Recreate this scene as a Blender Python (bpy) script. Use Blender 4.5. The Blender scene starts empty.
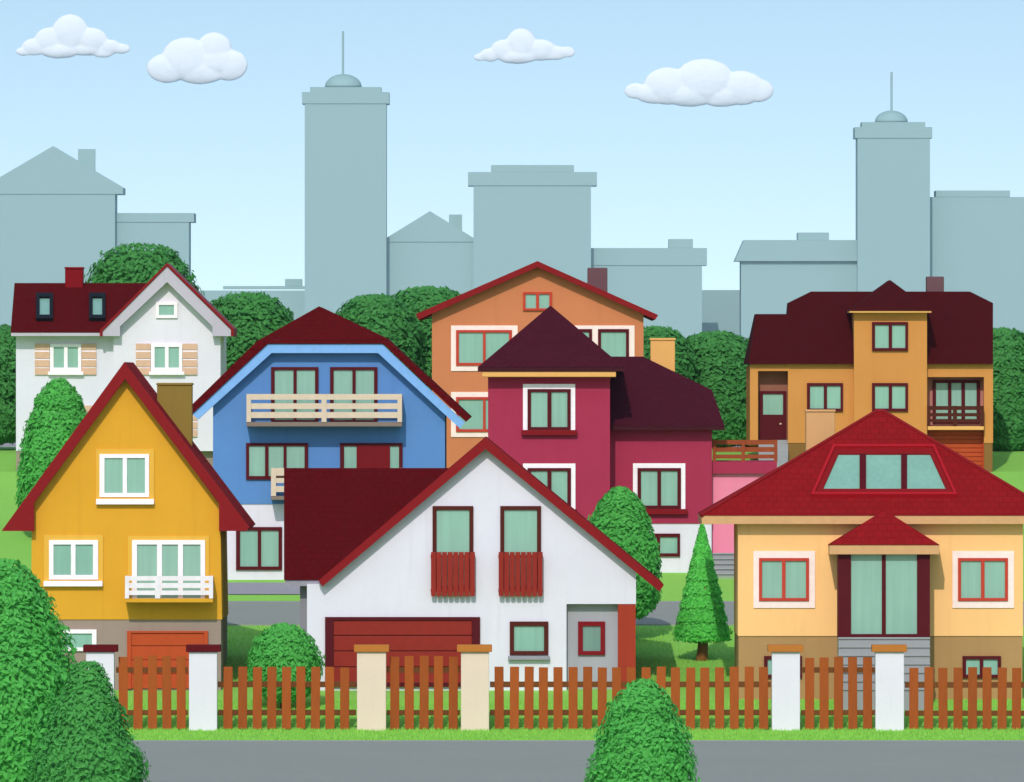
import bpy, bmesh, math, random
from mathutils import Vector, noise
random.seed(7)
SC = bpy.context.scene
C = bpy.data.collections.new("town"); SC.collection.children.link(C)

# ------------------------------------------------------------------ camera frame used for measuring
F, CX, YH, ZC = 14700.0, 512.0, 380.0, 8.333
def V(px, py, Y):
    return Vector(((px - CX) * Y / F, Y, ZC + (YH - py) * Y / F))
def zrel(D, py):
    return ZC + (YH - py) * D / F
def m(px, Y):
    return px * Y / F

# ------------------------------------------------------------------ materials
def lin(c):
    out = []
    for v in c:
        v /= 255.0
        out.append(v / 12.92 if v <= 0.04045 else ((v + 0.055) / 1.055) ** 2.4)
    return out
K = 1.0
def col(c, k=1.0):
    return tuple(min(0.92, v * w * k) for v, w in zip(lin(c), (.93, .86, .88))) + (1.0,)
def new_mat(name):
    mt = bpy.data.materials.new(name); mt.use_nodes = True
    nt = mt.node_tree; nt.nodes.clear()
    out = nt.nodes.new('ShaderNodeOutputMaterial'); bs = nt.nodes.new('ShaderNodeBsdfPrincipled')
    nt.links.new(bs.outputs[0], out.inputs[0])
    return mt, nt, bs
def N(nt, kind, **kw):
    n = nt.nodes.new(kind)
    for k, v in kw.items():
        if k.startswith('i_'): n.inputs[k[2:].replace('_', ' ')].default_value = v
        else: setattr(n, k, v)
    return n
def mixc(nt, fac, a, b, mode='MIX'):
    n = nt.nodes.new('ShaderNodeMix'); n.data_type = 'RGBA'; n.blend_type = mode
    for s, v in ((0, fac), (6, a), (7, b)):
        if isinstance(v, bpy.types.NodeSocket): nt.links.new(v, n.inputs[s])
        else: n.inputs[s].default_value = v
    return n.outputs[2]
def ramp(nt, src, a, b):
    n = nt.nodes.new('ShaderNodeMapRange'); n.clamp = True
    nt.links.new(src, n.inputs[0]); n.inputs[1].default_value = a; n.inputs[2].default_value = b
    return n.outputs[0]
def scale_c(c, k): return tuple(min(.95, v * k) for v in c[:3]) + (1.0,)

def plaster(name, c, var=.07, bump=.25, rough=.9, k=1.0, grime=.10):
    mt, nt, bs = new_mat(name); c = col(c, k)
    tc = N(nt, 'ShaderNodeTexCoord')
    n1 = N(nt, 'ShaderNodeTexNoise', i_Scale=.55, i_Detail=6.0, i_Roughness=.65)
    n2 = N(nt, 'ShaderNodeTexNoise', i_Scale=14.0, i_Detail=5.0, i_Roughness=.7)
    mp = N(nt, 'ShaderNodeMapping'); mp.inputs['Scale'].default_value = (5.0, 5.0, .35)
    n3 = N(nt, 'ShaderNodeTexNoise', i_Scale=1.0, i_Detail=4.0)
    nt.links.new(tc.outputs['Object'], n1.inputs['Vector']); nt.links.new(tc.outputs['Object'], n2.inputs['Vector'])
    nt.links.new(tc.outputs['Object'], mp.inputs[0]); nt.links.new(mp.outputs[0], n3.inputs['Vector'])
    a = mixc(nt, ramp(nt, n1.outputs[0], .3, .7), scale_c(c, 1 - var), scale_c(c, 1 + var * .6))
    b = mixc(nt, ramp(nt, n3.outputs[0], .56, .8), a, scale_c(c, 1 - grime))
    d = mixc(nt, ramp(nt, n2.outputs[0], .35, .75), b, scale_c(c, 1 - var * .6), 'MIX')
    nt.links.new(mixc(nt, .5, b, d), bs.inputs['Base Color'])
    bp = N(nt, 'ShaderNodeBump', i_Strength=bump, i_Distance=.02)
    nt.links.new(n2.outputs[0], bp.inputs['Height']); nt.links.new(bp.outputs[0], bs.inputs['Normal'])
    bs.inputs['Roughness'].default_value = rough; bs.inputs['Specular IOR Level'].default_value = .15
    return mt
def tiles(name, c, k=1.0, sx=.21, sy=.24, st=.6):
    mt, nt, bs = new_mat(name); c = col(c, k)
    uv = N(nt, 'ShaderNodeUVMap')
    br = N(nt, 'ShaderNodeTexBrick', offset=.5)
    br.inputs['Scale'].default_value = 1.0; br.inputs['Brick Width'].default_value = sx; br.inputs['Row Height'].default_value = sy
    br.inputs['Mortar Size'].default_value = .012; br.inputs['Mortar Smooth'].default_value = .35; br.inputs['Bias'].default_value = -.2
    br.inputs['Color1'].default_value = scale_c(c, .94); br.inputs['Color2'].default_value = scale_c(c, 1.06); br.inputs['Mortar'].default_value = scale_c(c, .84)
    nt.links.new(uv.outputs[0], br.inputs['Vector'])
    n1 = N(nt, 'ShaderNodeTexNoise', i_Scale=.8, i_Detail=6.0, i_Roughness=.7); nt.links.new(uv.outputs[0], n1.inputs['Vector'])
    a = mixc(nt, ramp(nt, n1.outputs[0], .4, .75), br.outputs[0], (.8, .78, .8, 1), 'MULTIPLY')
    nt.links.new(mixc(nt, .45, br.outputs[0], a), bs.inputs['Base Color'])
    sep = N(nt, 'ShaderNodeSeparateXYZ'); nt.links.new(uv.outputs[0], sep.inputs[0])
    md = N(nt, 'ShaderNodeMath', operation='PINGPONG'); md.operation = 'FRACT'
    dv = N(nt, 'ShaderNodeMath', operation='DIVIDE'); dv.inputs[1].default_value = sy
    nt.links.new(sep.outputs[1], dv.inputs[0]); nt.links.new(dv.outputs[0], md.inputs[0])
    inv = N(nt, 'ShaderNodeMath', operation='MULTIPLY_ADD'); inv.inputs[1].default_value = -.7; inv.inputs[2].default_value = 1.0
    nt.links.new(md.outputs[0], inv.inputs[0])
    sb = N(nt, 'ShaderNodeMath', operation='SUBTRACT'); nt.links.new(inv.outputs[0], sb.inputs[0]); nt.links.new(br.outputs['Fac'], sb.inputs[1])
    bp = N(nt, 'ShaderNodeBump', i_Strength=st, i_Distance=.03)
    nt.links.new(sb.outputs[0], bp.inputs['Height']); nt.links.new(bp.outputs[0], bs.inputs['Normal'])
    bs.inputs['Roughness'].default_value = .95; bs.inputs['Specular IOR Level'].default_value = .03
    return mt
def paint(name, c, k=1.0, rough=.55, wood=False, var=.08):
    mt, nt, bs = new_mat(name); c = col(c, k)
    tc = N(nt, 'ShaderNodeTexCoord'); mp = N(nt, 'ShaderNodeMapping')
    mp.inputs['Scale'].default_value = (22, 22, 2.2) if wood else (6, 6, 6)
    n1 = N(nt, 'ShaderNodeTexNoise', i_Scale=1.0, i_Detail=6.0, i_Roughness=.65)
    nt.links.new(tc.outputs['Object'], mp.inputs[0]); nt.links.new(mp.outputs[0], n1.inputs['Vector'])
    oi = N(nt, 'ShaderNodeObjectInfo')
    rnd = ramp(nt, oi.outputs['Random'], 0, 1)
    v = .22 if wood else var
    a = mixc(nt, ramp(nt, n1.outputs[0], .3, .72), scale_c(c, 1 - v), scale_c(c, 1 + v * .7))
    if wood: a = mixc(nt, .35, a, mixc(nt, rnd, scale_c(c, .7), scale_c(c, 1.3)))
    nt.links.new(a, bs.inputs['Base Color'])
    bp = N(nt, 'ShaderNodeBump', i_Strength=.25 if wood else .08, i_Distance=.01)
    nt.links.new(n1.outputs[0], bp.inputs['Height']); nt.links.new(bp.outputs[0], bs.inputs['Normal'])
    bs.inputs['Roughness'].default_value = rough; bs.inputs['Specular IOR Level'].default_value = .1
    return mt
def glass(name, c, k=1.0):
    mt, nt, bs = new_mat(name); c = col(c, k)
    tc = N(nt, 'ShaderNodeTexCoord')
    n1 = N(nt, 'ShaderNodeTexNoise', i_Scale=.9, i_Detail=2.0); nt.links.new(tc.outputs['Object'], n1.inputs['Vector'])
    mp = N(nt, 'ShaderNodeMapping'); mp.inputs['Scale'].default_value = (9, 9, .4)
    n2 = N(nt, 'ShaderNodeTexNoise', i_Scale=1.0, i_Detail=2.0); nt.links.new(tc.outputs['Object'], mp.inputs[0]); nt.links.new(mp.outputs[0], n2.inputs['Vector'])
    a = mixc(nt, ramp(nt, n1.outputs[0], .35, .65), scale_c(c, .9), scale_c(c, 1.06))
    b = mixc(nt, ramp(nt, n2.outputs[0], .35, .65), scale_c(c, .86), scale_c(c, 1.05))
    nt.links.new(mixc(nt, .5, a, b), bs.inputs['Base Color'])
    bs.inputs['Roughness'].default_value = .5; bs.inputs['Coat Weight'].default_value = .3; bs.inputs['Coat Roughness'].default_value = .03
    return mt
def leafmat(name, c, k=1.0, v=.20):
    mt, nt, bs = new_mat(name); c = col(c, k)
    g = N(nt, 'ShaderNodeNewGeometry')
    tc = N(nt, 'ShaderNodeTexCoord')
    n1 = N(nt, 'ShaderNodeTexNoise', i_Scale=1.3, i_Detail=3.0); nt.links.new(tc.outputs['Object'], n1.inputs['Vector'])
    a = mixc(nt, g.outputs['Random Per Island'], scale_c(c, 1 - v), scale_c((c[0] * 1.15, c[1], c[2] * .9), 1 + v))
    b = mixc(nt, ramp(nt, n1.outputs[0], .35, .65), scale_c(c, 1 - v * .6), scale_c(c, 1 + v * .6))
    nt.links.new(mixc(nt, .4, a, b), bs.inputs['Base Color'])
    bs.inputs['Roughness'].default_value = .6; bs.inputs['Specular IOR Level'].default_value = .2
    tr = N(nt, 'ShaderNodeBsdfTranslucent'); nt.links.new(mixc(nt, .4, a, b), tr.inputs[0])
    ms = N(nt, 'ShaderNodeMixShader'); ms.inputs[0].default_value = .35
    nt.links.new(bs.outputs[0], ms.inputs[1]); nt.links.new(tr.outputs[0], ms.inputs[2])
    nt.links.new(ms.outputs[0], [n for n in nt.nodes if n.type == 'OUTPUT_MATERIAL'][0].inputs[0])
    return mt
def groundmat(name, c, c2, k=1.0, s=(.25, 6.0, 40.0), bump=.6, amt=(.5, .5)):
    mt, nt, bs = new_mat(name); c = col(c, k); c2 = col(c2, k)
    tc = N(nt, 'ShaderNodeTexCoord')
    ns = []
    for sc_ in s:
        n = N(nt, 'ShaderNodeTexNoise', i_Scale=sc_, i_Detail=6.0, i_Roughness=.65); nt.links.new(tc.outputs['Object'], n.inputs['Vector']); ns.append(n)
    a = mixc(nt, ramp(nt, ns[0].outputs[0], .35, .65), c, c2)
    b = mixc(nt, ramp(nt, ns[1].outputs[0], .35, .68), c, c2)
    d = mixc(nt, ramp(nt, ns[2].outputs[0], .35, .7), scale_c(c, 1.1), scale_c(c2, .8))
    e = mixc(nt, amt[0], a, b)
    nt.links.new(mixc(nt, amt[1], e, d), bs.inputs['Base Color'])
    bp = N(nt, 'ShaderNodeBump', i_Strength=bump, i_Distance=.03)
    nt.links.new(ns[2].outputs[0], bp.inputs['Height']); nt.links.new(bp.outputs[0], bs.inputs['Normal'])
    bs.inputs['Roughness'].default_value = .95; bs.inputs['Specular IOR Level'].default_value = .1
    return mt

M = dict(
    white=plaster('white plaster', (228, 231, 236)), offwhite=plaster('off white plaster', (224, 229, 235)),
    bluewall=plaster('blue plaster', (93, 144, 200)), yellow=plaster('yellow plaster', (222, 168, 46)),
    yellow2=plaster('pale yellow trim', (230, 184, 70)), plinth=plaster('taupe plinth', (158, 144, 130), bump=.5),
    purple=plaster('crimson plaster', (166, 52, 80)), pink=plaster('pink plaster', (237, 141, 165)),
    orange=plaster('terracotta plaster', (206, 132, 86)), ochre=plaster('ochre plaster', (208, 146, 75)),
    cream=plaster('apricot plaster', (254, 206, 133)), tanplinth=plaster('tan plinth', (176, 143, 92), bump=.5),
    browng=plaster('brown plinth', (135, 102, 52)), porch=plaster('brown porch', (150, 102, 82)),
    shadewall=plaster('shade grey render', (166, 171, 175)), shadeside=plaster('shade grey side wall', (138, 141, 148)),  # recess and wing shade put into these two base colours
    greystep=plaster('grey steps', (156, 163, 160), bump=.4), soffshade=plaster('shade grey soffit', (190, 190, 197)),  # the soffit colour has its shade painted in
    brickred=plaster('red rendered pier', (162, 60, 38)), olive=plaster('olive chimney', (140, 122, 54)),
    tan=plaster('tan chimney', (210, 170, 112)), mauve=plaster('mauve chimney', (108, 82, 84)),
    mauvewall=plaster('dusty pink recess', (184, 128, 114)), redchim=plaster('red chimney', (126, 15, 22)), corn=plaster('sand cornice', (232, 180, 102)),
    pillcream=plaster('cream pillar', (229, 214, 190), bump=.4), capor=plaster('ochre cap', (186, 120, 50)),
    capred=plaster('maroon cap', (92, 12, 20)), slab=plaster('grey brown slab', (134, 122, 108)),
    roofred=tiles('red roof tiles', (141, 24, 28)), roofdark=tiles('dark red roof tiles', (92, 13, 16)),
    roofdark2=tiles('oxblood roof tiles', (88, 12, 17)), roofplum=tiles('plum roof tiles', (76, 24, 38)),
    roofbrown=tiles('brown red roof tiles', (74, 17, 19)),
    fred=paint('red fascia', (133, 20, 23)), fdark=paint('dark red fascia', (98, 12, 16)), fplum=paint('plum fascia', (62, 14, 24)),
    lightblue=paint('light blue fascia', (129, 184, 235)), sofftan=paint('tan fascia', (209, 168, 114)),
    wframe=paint('white frame', (250, 250, 250)), mframe=paint('maroon frame', (84, 14, 22)), bframe=paint('brown frame', (82, 30, 20)),
    rframe=paint('brick red frame', (192, 68, 48)), black=paint('black frame', (12, 12, 14)), creamtrim=paint('cream trim', (253, 237, 224)),
    redsill=paint('red sill', (124, 14, 22)), brightred=paint('bright red trim', (172, 24, 34)),
    railcream=paint('cream railing', (216, 203, 174)), railwhite=paint('white railing', (238, 238, 238)),
    railbrown=paint('dark brown railing', (78, 34, 18), wood=True), railwood=paint('wood railing', (152, 74, 40), wood=True),
    slat=paint('red brown slats', (140, 42, 30), wood=True), gorange=paint('orange door', (186, 78, 36)), gred=paint('red door', (142, 44, 32)),
    dred=paint('deep red door', (116, 14, 20)), shutter=paint('peach shutter', (216, 182, 150)),
    greytrim=paint('grey trim', (150, 153, 160)), fence=paint('fence wood', (160, 83, 30), wood=True), rail=paint('fence rail', (108, 66, 28), wood=True),
    glass=glass('window glass', (130, 184, 161)), glassshade=glass('shade darkened window glass', (106, 146, 132)),  # second glass is darkened to paint in the recess shade
    grass=groundmat('lawn', (154, 224, 97), (139, 210, 86), s=(.35, 5.0, 60.0)),
    road=groundmat('asphalt', (154, 164, 152), (144, 154, 145), s=(.3, 3.0, 90.0), bump=.3),
    pave=groundmat('pavement', (162, 166, 171), (150, 154, 160), s=(.4, 4.0, 60.0), bump=.3),
    far=groundmat('distant ground', (170, 170, 166), (150, 152, 150), s=(.01, .05, .3), bump=0),
    kerb=plaster('kerb stone', (150, 156, 156), bump=.4),
    bark=paint('bark', (150, 98, 56), wood=True),
)
LEAF = {}
def leaf(c, k=1.7):
    if c not in LEAF: LEAF[c] = leafmat('foliage %d' % len(LEAF), c, k)
    return LEAF[c]

# ------------------------------------------------------------------ mesh builder
class MB:
    def __init__(s): s.bm = bmesh.new()
    def face(s, pts):
        vs = [s.bm.verts.new(p) for p in pts]
        try: return s.bm.faces.new(vs)
        except ValueError: return None
    def prism(s, poly, Y0, Y1):
        f = [V(x, y, Y0) for x, y in poly]
        a = [s.bm.verts.new(p) for p in f]; b = [s.bm.verts.new((p.x, Y1, p.z)) for p in f]
        n = len(f)
        s.bm.faces.new(a); s.bm.faces.new(b[::-1])
        for i in range(n): s.bm.faces.new((a[i], b[i], b[(i + 1) % n], a[(i + 1) % n]))
        return s
    def box(s, x0, y0, x1, y1, Y0, Y1):
        return s.prism([(x0, y0), (x0, y1), (x1, y1), (x1, y0)], Y0, Y1)
    def shell(s, pts, Yr):
        P = [V(*p) for p in pts]; Q = [Vector((p.x, 2 * Yr - p.y, p.z)) for p in P]
        a = [s.bm.verts.new(p) for p in P]; b = [s.bm.verts.new(p) for p in Q]
        n = len(P); s.bm.faces.new(a); s.bm.faces.new(b[::-1])
        for i in range(n):
            s.bm.faces.new((a[i], b[i], b[(i + 1) % n], a[(i + 1) % n]))
        bmesh.ops.remove_doubles(s.bm, verts=a + b, dist=1e-4)
        bmesh.ops.dissolve_degenerate(s.bm, dist=1e-4, edges=s.bm.edges[:])
        return s
    def build(s, name, mat, parent=None, bevel=0, smooth=False):
        org = Vector((0, 0, 0)); r = parent
        while r is not None:
            org += r.location; r = r.parent
        bm = s.bm
        bmesh.ops.recalc_face_normals(bm, faces=bm.faces[:])
        uvl = bm.loops.layers.uv.new('UVMap')
        for f in bm.faces:
            n = f.normal
            u = Vector((0, 0, 1)).cross(n)
            u = u.normalized() if u.length > .05 else Vector((1, 0, 0))
            v = n.cross(u)
            for l in f.loops: l[uvl].uv = (l.vert.co.dot(u), l.vert.co.dot(v))
            f.smooth = smooth
        if parent is not None: bmesh.ops.translate(bm, verts=bm.verts[:], vec=-org)
        me = bpy.data.meshes.new(name); bm.to_mesh(me); bm.free(); me.materials.append(mat)
        o = bpy.data.objects.new(name, me); C.objects.link(o)
        if parent is not None: o.parent = parent
        if bevel:
            b = o.modifiers.new('bevel', 'BEVEL'); b.width = bevel; b.segments = 2; b.limit_method = 'ANGLE'
        return o
def tag(o, label=None, cat=None, group=None, kind=None):
    if label: o['label'] = label
    if cat: o['category'] = cat
    if group: o['group'] = group
    if kind: o['kind'] = kind
    return o
def empty(name, loc, label, cat, group=None):
    o = bpy.data.objects.new(name, None); C.objects.link(o); o.location = loc; o.empty_display_size = .3
    return tag(o, label, cat, group)
def rects(name, mat, parent, lst, bevel=0):
    b = MB()
    for r in lst: b.box(*r)
    return b.build(name, mat, parent, bevel)

# ------------------------------------------------------------------ house details (Y = wall plane)
def window(root, x0, y0, x1, y1, Y, panes, gy0, gy1, fm='wframe', gm='glass', sur=None, sill=None, label=None, name='window', proud=.07):
    """sur = (x0,y0,x1,y1,mat)  sill = (x0,y0,x1,y1,mat)"""
    fy = Y - proud
    b = MB()
    b.box(x0, y0, x1, gy0, fy, Y + .01)
    if y1 > gy1 + .2: b.box(x0, gy1, x1, y1, fy, Y + .01)
    xs = [x0] + [v for p in panes for v in p] + [x1]
    for i in range(0, len(xs), 2):
        if xs[i + 1] > xs[i]: b.box(xs[i], gy0, xs[i + 1], gy1, fy, Y + .01)
    w = b.build(name, M[fm], root)
    if label: w['label'] = label
    apart = any(q[0] - p[1] > 10 for p, q in zip(panes, panes[1:]))
    for grp in ([[p] for p in panes] if apart else [panes]):
        g = MB()
        for a, c in grp: g.box(a, gy0, c, gy1, Y - .02, Y + .008)
        g.build('pane', M[gm], w)
    if sur:
        sx0, sy0, sx1, sy1, sm = sur; s_ = MB(); sy = Y - .035
        for r in ((sx0, sy0, sx1, y0), (sx0, y0, x0, y1), (x1, y0, sx1, y1), (sx0, y1, sx1, sy1)):
            if r[2] > r[0] + .1 and r[3] > r[1] + .1: s_.box(*r, sy, Y + .012)
        s_.build('surround', M[sm], w)
    if sill:
        MB().box(*sill[:4], Y - .16, Y + .014).build('sill', M[sill[4]], w, .01)
    return w
def garage(root, x0, y0, x1, y1, Y, jl, jr, jt, jb, seams, dm, fm, name='garage_door'):
    b = MB(); ys = [y0 + jt] + seams + [y1 - jb]
    for i in range(len(ys) - 1):
        b.box(x0 + jl, ys[i] + (.4 if i else 0), x1 - jr, ys[i + 1] - .4, Y - .05, Y + .01)
    d = b.build(name, M[dm], root, .012)
    f = MB(); fy = Y - .09
    f.box(x0, y0, x1, y0 + jt, fy, Y + .012)
    f.box(x0, y0 + jt, x0 + jl, y1, fy, Y + .012); f.box(x1 - jr, y0 + jt, x1, y1, fy, Y + .012)
    if jb > 0: f.box(x0 + jl, y1 - jb, x1 - jr, y1, fy, Y + .012)
    for s_ in seams: f.box(x0 + jl, s_ - .4, x1 - jr, s_ + .4, Y - .02, Y + .009)
    f.build('door_frame', M[fm], d)
    return d
def balcony(root, x0, x1, Y, ytop, rails, ybot, slab0, slab1, posts, rm, sm, depth=.9, shape=None):
    Yf = Y - depth
    s_ = MB().box(x0, slab0, x1, slab1, Yf, Y + .01).build('balcony', M[sm], root, .01)
    b = MB()
    for a, c in rails: b.box(x0, a, x1, c, Yf + .002, Yf + .05)
    for a, c in posts: b.box(a, ytop, c, slab0, Yf - .02, Yf + .0015)
    w = .06 * F / Yf
    for a, c in rails:
        for xx in (x0, x1 - w): b.box(xx, a, xx + w, c, Yf + .051, Y)
    b.build('railing', M[rm], s_)
    return s_
def steps(name, root, x0, x1, y0, y1, Ytop, n, mat, run=.28):
    """solid flight: top tread at y0 (plane Ytop), going down toward the viewer"""
    b = MB(); h = (y1 - y0) / n
    for i in range(n):
        b.box(x0, y0 + i * h, x1, y1 + 6, Ytop - run * (i + 1), Ytop - run * i)
    return b.build(name, M[mat], root, .01)

# ================================================================== SETTING
PROF = [(-60, None, -13.0), (200, None, -12.4), (305, None, -11.6), (322, 850, 0), (331, 792, 0), (345, 742, 0), (350, 730, 0), (355, 699.5, 0), (357, 690.5, 0), (372, 625, 0),
        (377, 603, 0), (378.3, 595, 0), (380.5, 583, 0), (400, 472, 0), (408, 454, 0), (415, 447, 0), (440, None, -2.4), (700, None, -5.0), (9500, None, -14.0)]
KN = [(D, (zrel(D, py) if py else ZC + z)) for D, py, z in PROF]
def gz(Y):
    for (a, za), (b, zb) in zip(KN, KN[1:]):
        if a <= Y <= b: return za + (zb - za) * (Y - a) / (b - a)
    return KN[-1][1]
def sheet(name, x0, x1, Ya, Yb, mat, dz, label=None):
    ys = sorted({Ya, Yb} | {D for D, _ in KN if Ya < D < Yb})
    xs = [x0, x1]
    b = MB(); rows = [[b.bm.verts.new((x, y, gz(y) + dz)) for x in xs] for y in ys]
    for r, q in zip(rows, rows[1:]):
        b.bm.faces.new((r[0], r[1], q[1], q[0]))
    o = b.build(name, M[mat], None); tag(o, kind='structure'); return o
sheet('ground', -5000, 5000, -60, 9500, 'grass', 0)
sheet('city_ground', -5000, 5000, 520, 9490, 'far', .05)
sheet('added_bounce_paving', -400, 400, -50, 316, 'pave', .02)  # unseen grey sheet, added to cut green bounce onto the facades
sheet('front_road', -400, 400, 331, 345, 'road', .02)
sheet('side_road', -400, 400, 372, 377, 'road', .02)
sheet('pavement', m(-380, 380), m(-206, 380), 378.3, 380.45, 'pave', .02)
for nm, Y in (('kerb', 345.0), ('kerb', 330.85), ('kerb', 377.02), ('kerb', 371.86)):
    b = MB()
    x = -60.0
    while x < 60:
        z = gz(Y + .07)
        for dx in (0,):
            v0 = (x + .005, Y, z - .15); v1 = (x + .995, Y + .14, z + .035)
            bm = b.bm
            g = bmesh.ops.create_cube(bm, size=1.0)
            for v in g['verts']:
                v.co = Vector((v0[0] if v.co.x < 0 else v1[0], v0[1] if v.co.y < 0 else v1[1], v0[2] if v.co.z < 0 else v1[2]))
        x += 1.0
    tag(b.build(nm, M['kerb'], None), kind='structure')

# ================================================================== YELLOW HOUSE
D = 357.0; r = empty('yellow_house', V(125, 690, D), 'narrow mustard yellow house with a steep red gable roof and orange garage door', 'house')
MB().prism([(125, 378), (32, 505), (31, 619.5), (222, 619.5), (220, 505)], D, D + 8).build('wall', M['yellow'], r)
MB().box(32, 619.5, 221, 698, D + .03, D + 7.97).build('plinth', M['plinth'], r)
chev = [(124.3, 362), (1.5, 531), (34, 531), (34, 503), (125, 379), (219, 503), (219, 531), (246, 531), (249.5, 527.5)]
ro = MB().prism(chev, D - .27, D + 8.4).build('roof', M['roofred'], r)
MB().prism(chev, D - .33, D - .28).build('verge_board', M['fred'], ro)
MB().box(157, 385.5, 192, 470, D + 3.6, D + 4.5).build('chimney', M['olive'], ro, .02)
MB().box(156.2, 382.8, 192.8, 385.5, D + 3.57, D + 4.53).build('chimney_cap', M['olive'], ro, .02)
window(r, 99.5, 454, 149, 497, D, [(104.5, 122.7), (127, 145)], 458, 493, sur=(96, 449, 154, 499, 'yellow2'), sill=(96, 499, 154, 504.5, 'wframe'))
window(r, 49, 540, 98, 579.5, D, [(53.5, 71), (75.5, 93)], 544.5, 575, sur=(44, 535, 103, 581, 'yellow2'), sill=(43.5, 581, 102.5, 586.5, 'wframe'))
window(r, 132, 540, 205, 600, D, [(137, 157), (162, 178), (183, 200.5)], 544.5, 598, sur=(128, 536, 209, 600, 'yellow2'), name='balcony_window')
balcony(r, 125, 213, D, 576, [(576, 580.6), (583, 588), (590.5, 595)], 598.5, 598.5, 602.5, [(125, 129), (155, 160), (209, 213)], 'railwhite', 'yellow', .7)
window(r, 62, 629.5, 96.5, 651, D + .03, [(66, 92)], 633.5, 647.5, name='basement_window')
garage(r, 127, 631, 208, 689, D + .03, 4.2, 4, 2, 0, [646, 660, 674], 'gorange', 'gorange')

# ================================================================== WHITE GABLED HOUSE (front centre)
r = empty('white_house', V(472, 691, D), 'white gabled house with a wide dark red garage door and two slatted balconettes', 'house')
MB().prism([(485.5, 447), (322, 584), (307, 584), (307, 698), (566.5, 698), (566.5, 604), (636, 604), (636, 572)], D, D + 8).build('wall', M['offwhite'], r)
MB().box(566.7, 604.2, 617.8, 698, D + .28, D + 7.8).build('recessed_wall', M['shadewall'], r)  # shade of the recess painted as a grey wall
MB().box(618, 604.2, 635.6, 698, D + .012, D + 7.8).build('corner_pier', M['brickred'], r)
wy = D + 1.0
MB().box(300, 584, 420, 698, wy, D + 7).build('wing_wall', M['shadeside'], r)  # wing's shade painted into its grey colour
Yr = wy + 3.2
ro = MB().shell([(284, 580, wy - .5), (284, 468, Yr), (484, 468, Yr), (484, 580, wy - .5)], Yr).build('wing_roof', M['roofdark2'], r)
MB().box(285, 580.1, 322, 586, wy - .46, Yr + 3.1).build('eave', M['greytrim'], ro)
chev = [(485.5, 437.5), (318.5, 580.5), (322.5, 586.5), (485.5, 449), (659.5, 591.5), (664, 585)]
ro = MB().prism(chev, D - .27, D + 8.4).build('roof', M['roofred'], r)
MB().prism(chev, D - .33, D - .28).build('verge_board', M['fred'], ro)
for dx in (0, 67.7):
    w = window(r, 432.5 + dx, 506, 473.3 + dx, 590, D, [(436.5 + dx, 469.3 + dx)], 510, 586, fm='bframe', name='french_window')
    b = MB()
    for i in range(8):
        xx = 430.6 + dx + i * 5.58
        b.prism([(xx + .35, 552), (xx + .35, 595), (xx + 1.2, 596.4), (xx + 4.4, 596.4), (xx + 5.25, 595), (xx + 5.25, 552)], D - .24, D - .20)
    b.box(430.6 + dx, 555, 475.2 + dx, 558, D - .199, D - .16); b.box(430.6 + dx, 589, 475.2 + dx, 592, D - .199, D - .16)
    for xx in (430.8, 473.2):
        b.box(xx + dx, 555, xx + dx + 1.8, 558, D - .159, D); b.box(xx + dx, 589, xx + dx + 1.8, 592, D - .159, D)
    b.build('balconette', M['slat'], r)
garage(r, 325, 617, 480, 687, D, 8.5, 8, 3.2, 3.5, [635.5, 651, 667], 'gred', 'mframe')
window(r, 509.7, 621.5, 548.3, 655, D, [(514, 544)], 626, 651, fm='bframe', sill=(508, 656, 549.7, 660, 'greytrim'))
window(r, 578, 621.5, 605, 655, D + .28, [(582.8, 600.5)], 626, 651, fm='redsill', gm='glassshade', label='small dark red window in the shade grey corner wall')

# ================================================================== APRICOT HOUSE (front right)
D = 355.0; r = empty('apricot_house', V(880, 699, D), 'apricot bungalow with a broad red hipped roof and a glazed front porch', 'house')
MB().box(738, 522, 1023, 636, D, D + 6.5).build('wall', M['cream'], r)
MB().box(738.6, 636, 1022.4, 712, D + .03, D + 6.47).build('plinth', M['tanplinth'], r)
Yr = D + 3.2; Ye = D - .42
def RY(py): return Ye + (515.5 - py) / (515.5 - 411) * (Yr - Ye)
b = MB()
P = [V(701.3, 515.5, Ye), V(1058.7, 515.5, Ye)]; Q = [Vector((p.x, 2 * Yr - p.y, p.z)) for p in P]; A = V(877, 411, Yr); B = V(883, 411, Yr)
for f in ((P[0], P[1], B, A), (P[1], Q[1], B), (Q[1], Q[0], A, B), (Q[0], P[0], A), (Q[0], Q[1], P[1], P[0])): b.face(f)
bmesh.ops.remove_doubles(b.bm, verts=b.bm.verts[:], dist=1e-4)
ro = b.build('roof', M['roofred'], r)
MB().box(701.8, 515.7, 1058.2, 524, Ye + .02, 2 * Yr - Ye - .02).build('eave_board', M['sofftan'], ro)
hp = MB()   # hip and ridge caps
def tube(mb, a, b_, rad, seg=8):
    d = (b_ - a).normalized(); u = d.orthogonal().normalized(); w = d.cross(u)
    ra = [mb.bm.verts.new(a + (u * math.cos(t * 2 * math.pi / seg) + w * math.sin(t * 2 * math.pi / seg)) * rad) for t in range(seg)]
    rb = [mb.bm.verts.new(b_ + (u * math.cos(t * 2 * math.pi / seg) + w * math.sin(t * 2 * math.pi / seg)) * rad) for t in range(seg)]
    for t in range(seg): mb.bm.faces.new((ra[t], ra[(t + 1) % seg], rb[(t + 1) % seg], rb[t]))
    mb.bm.faces.new(ra[::-1]); mb.bm.faces.new(rb)
for a, c in ((P[0], A), (P[1], B), (A, B)): tube(hp, a, c, .05)
hp.build('ridge_tiles', M['fred'], ro)
MB().box(806, 412, 835, 500, D + 4.4, D + 5.3).build('chimney', M['tan'], ro, .02)
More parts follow.
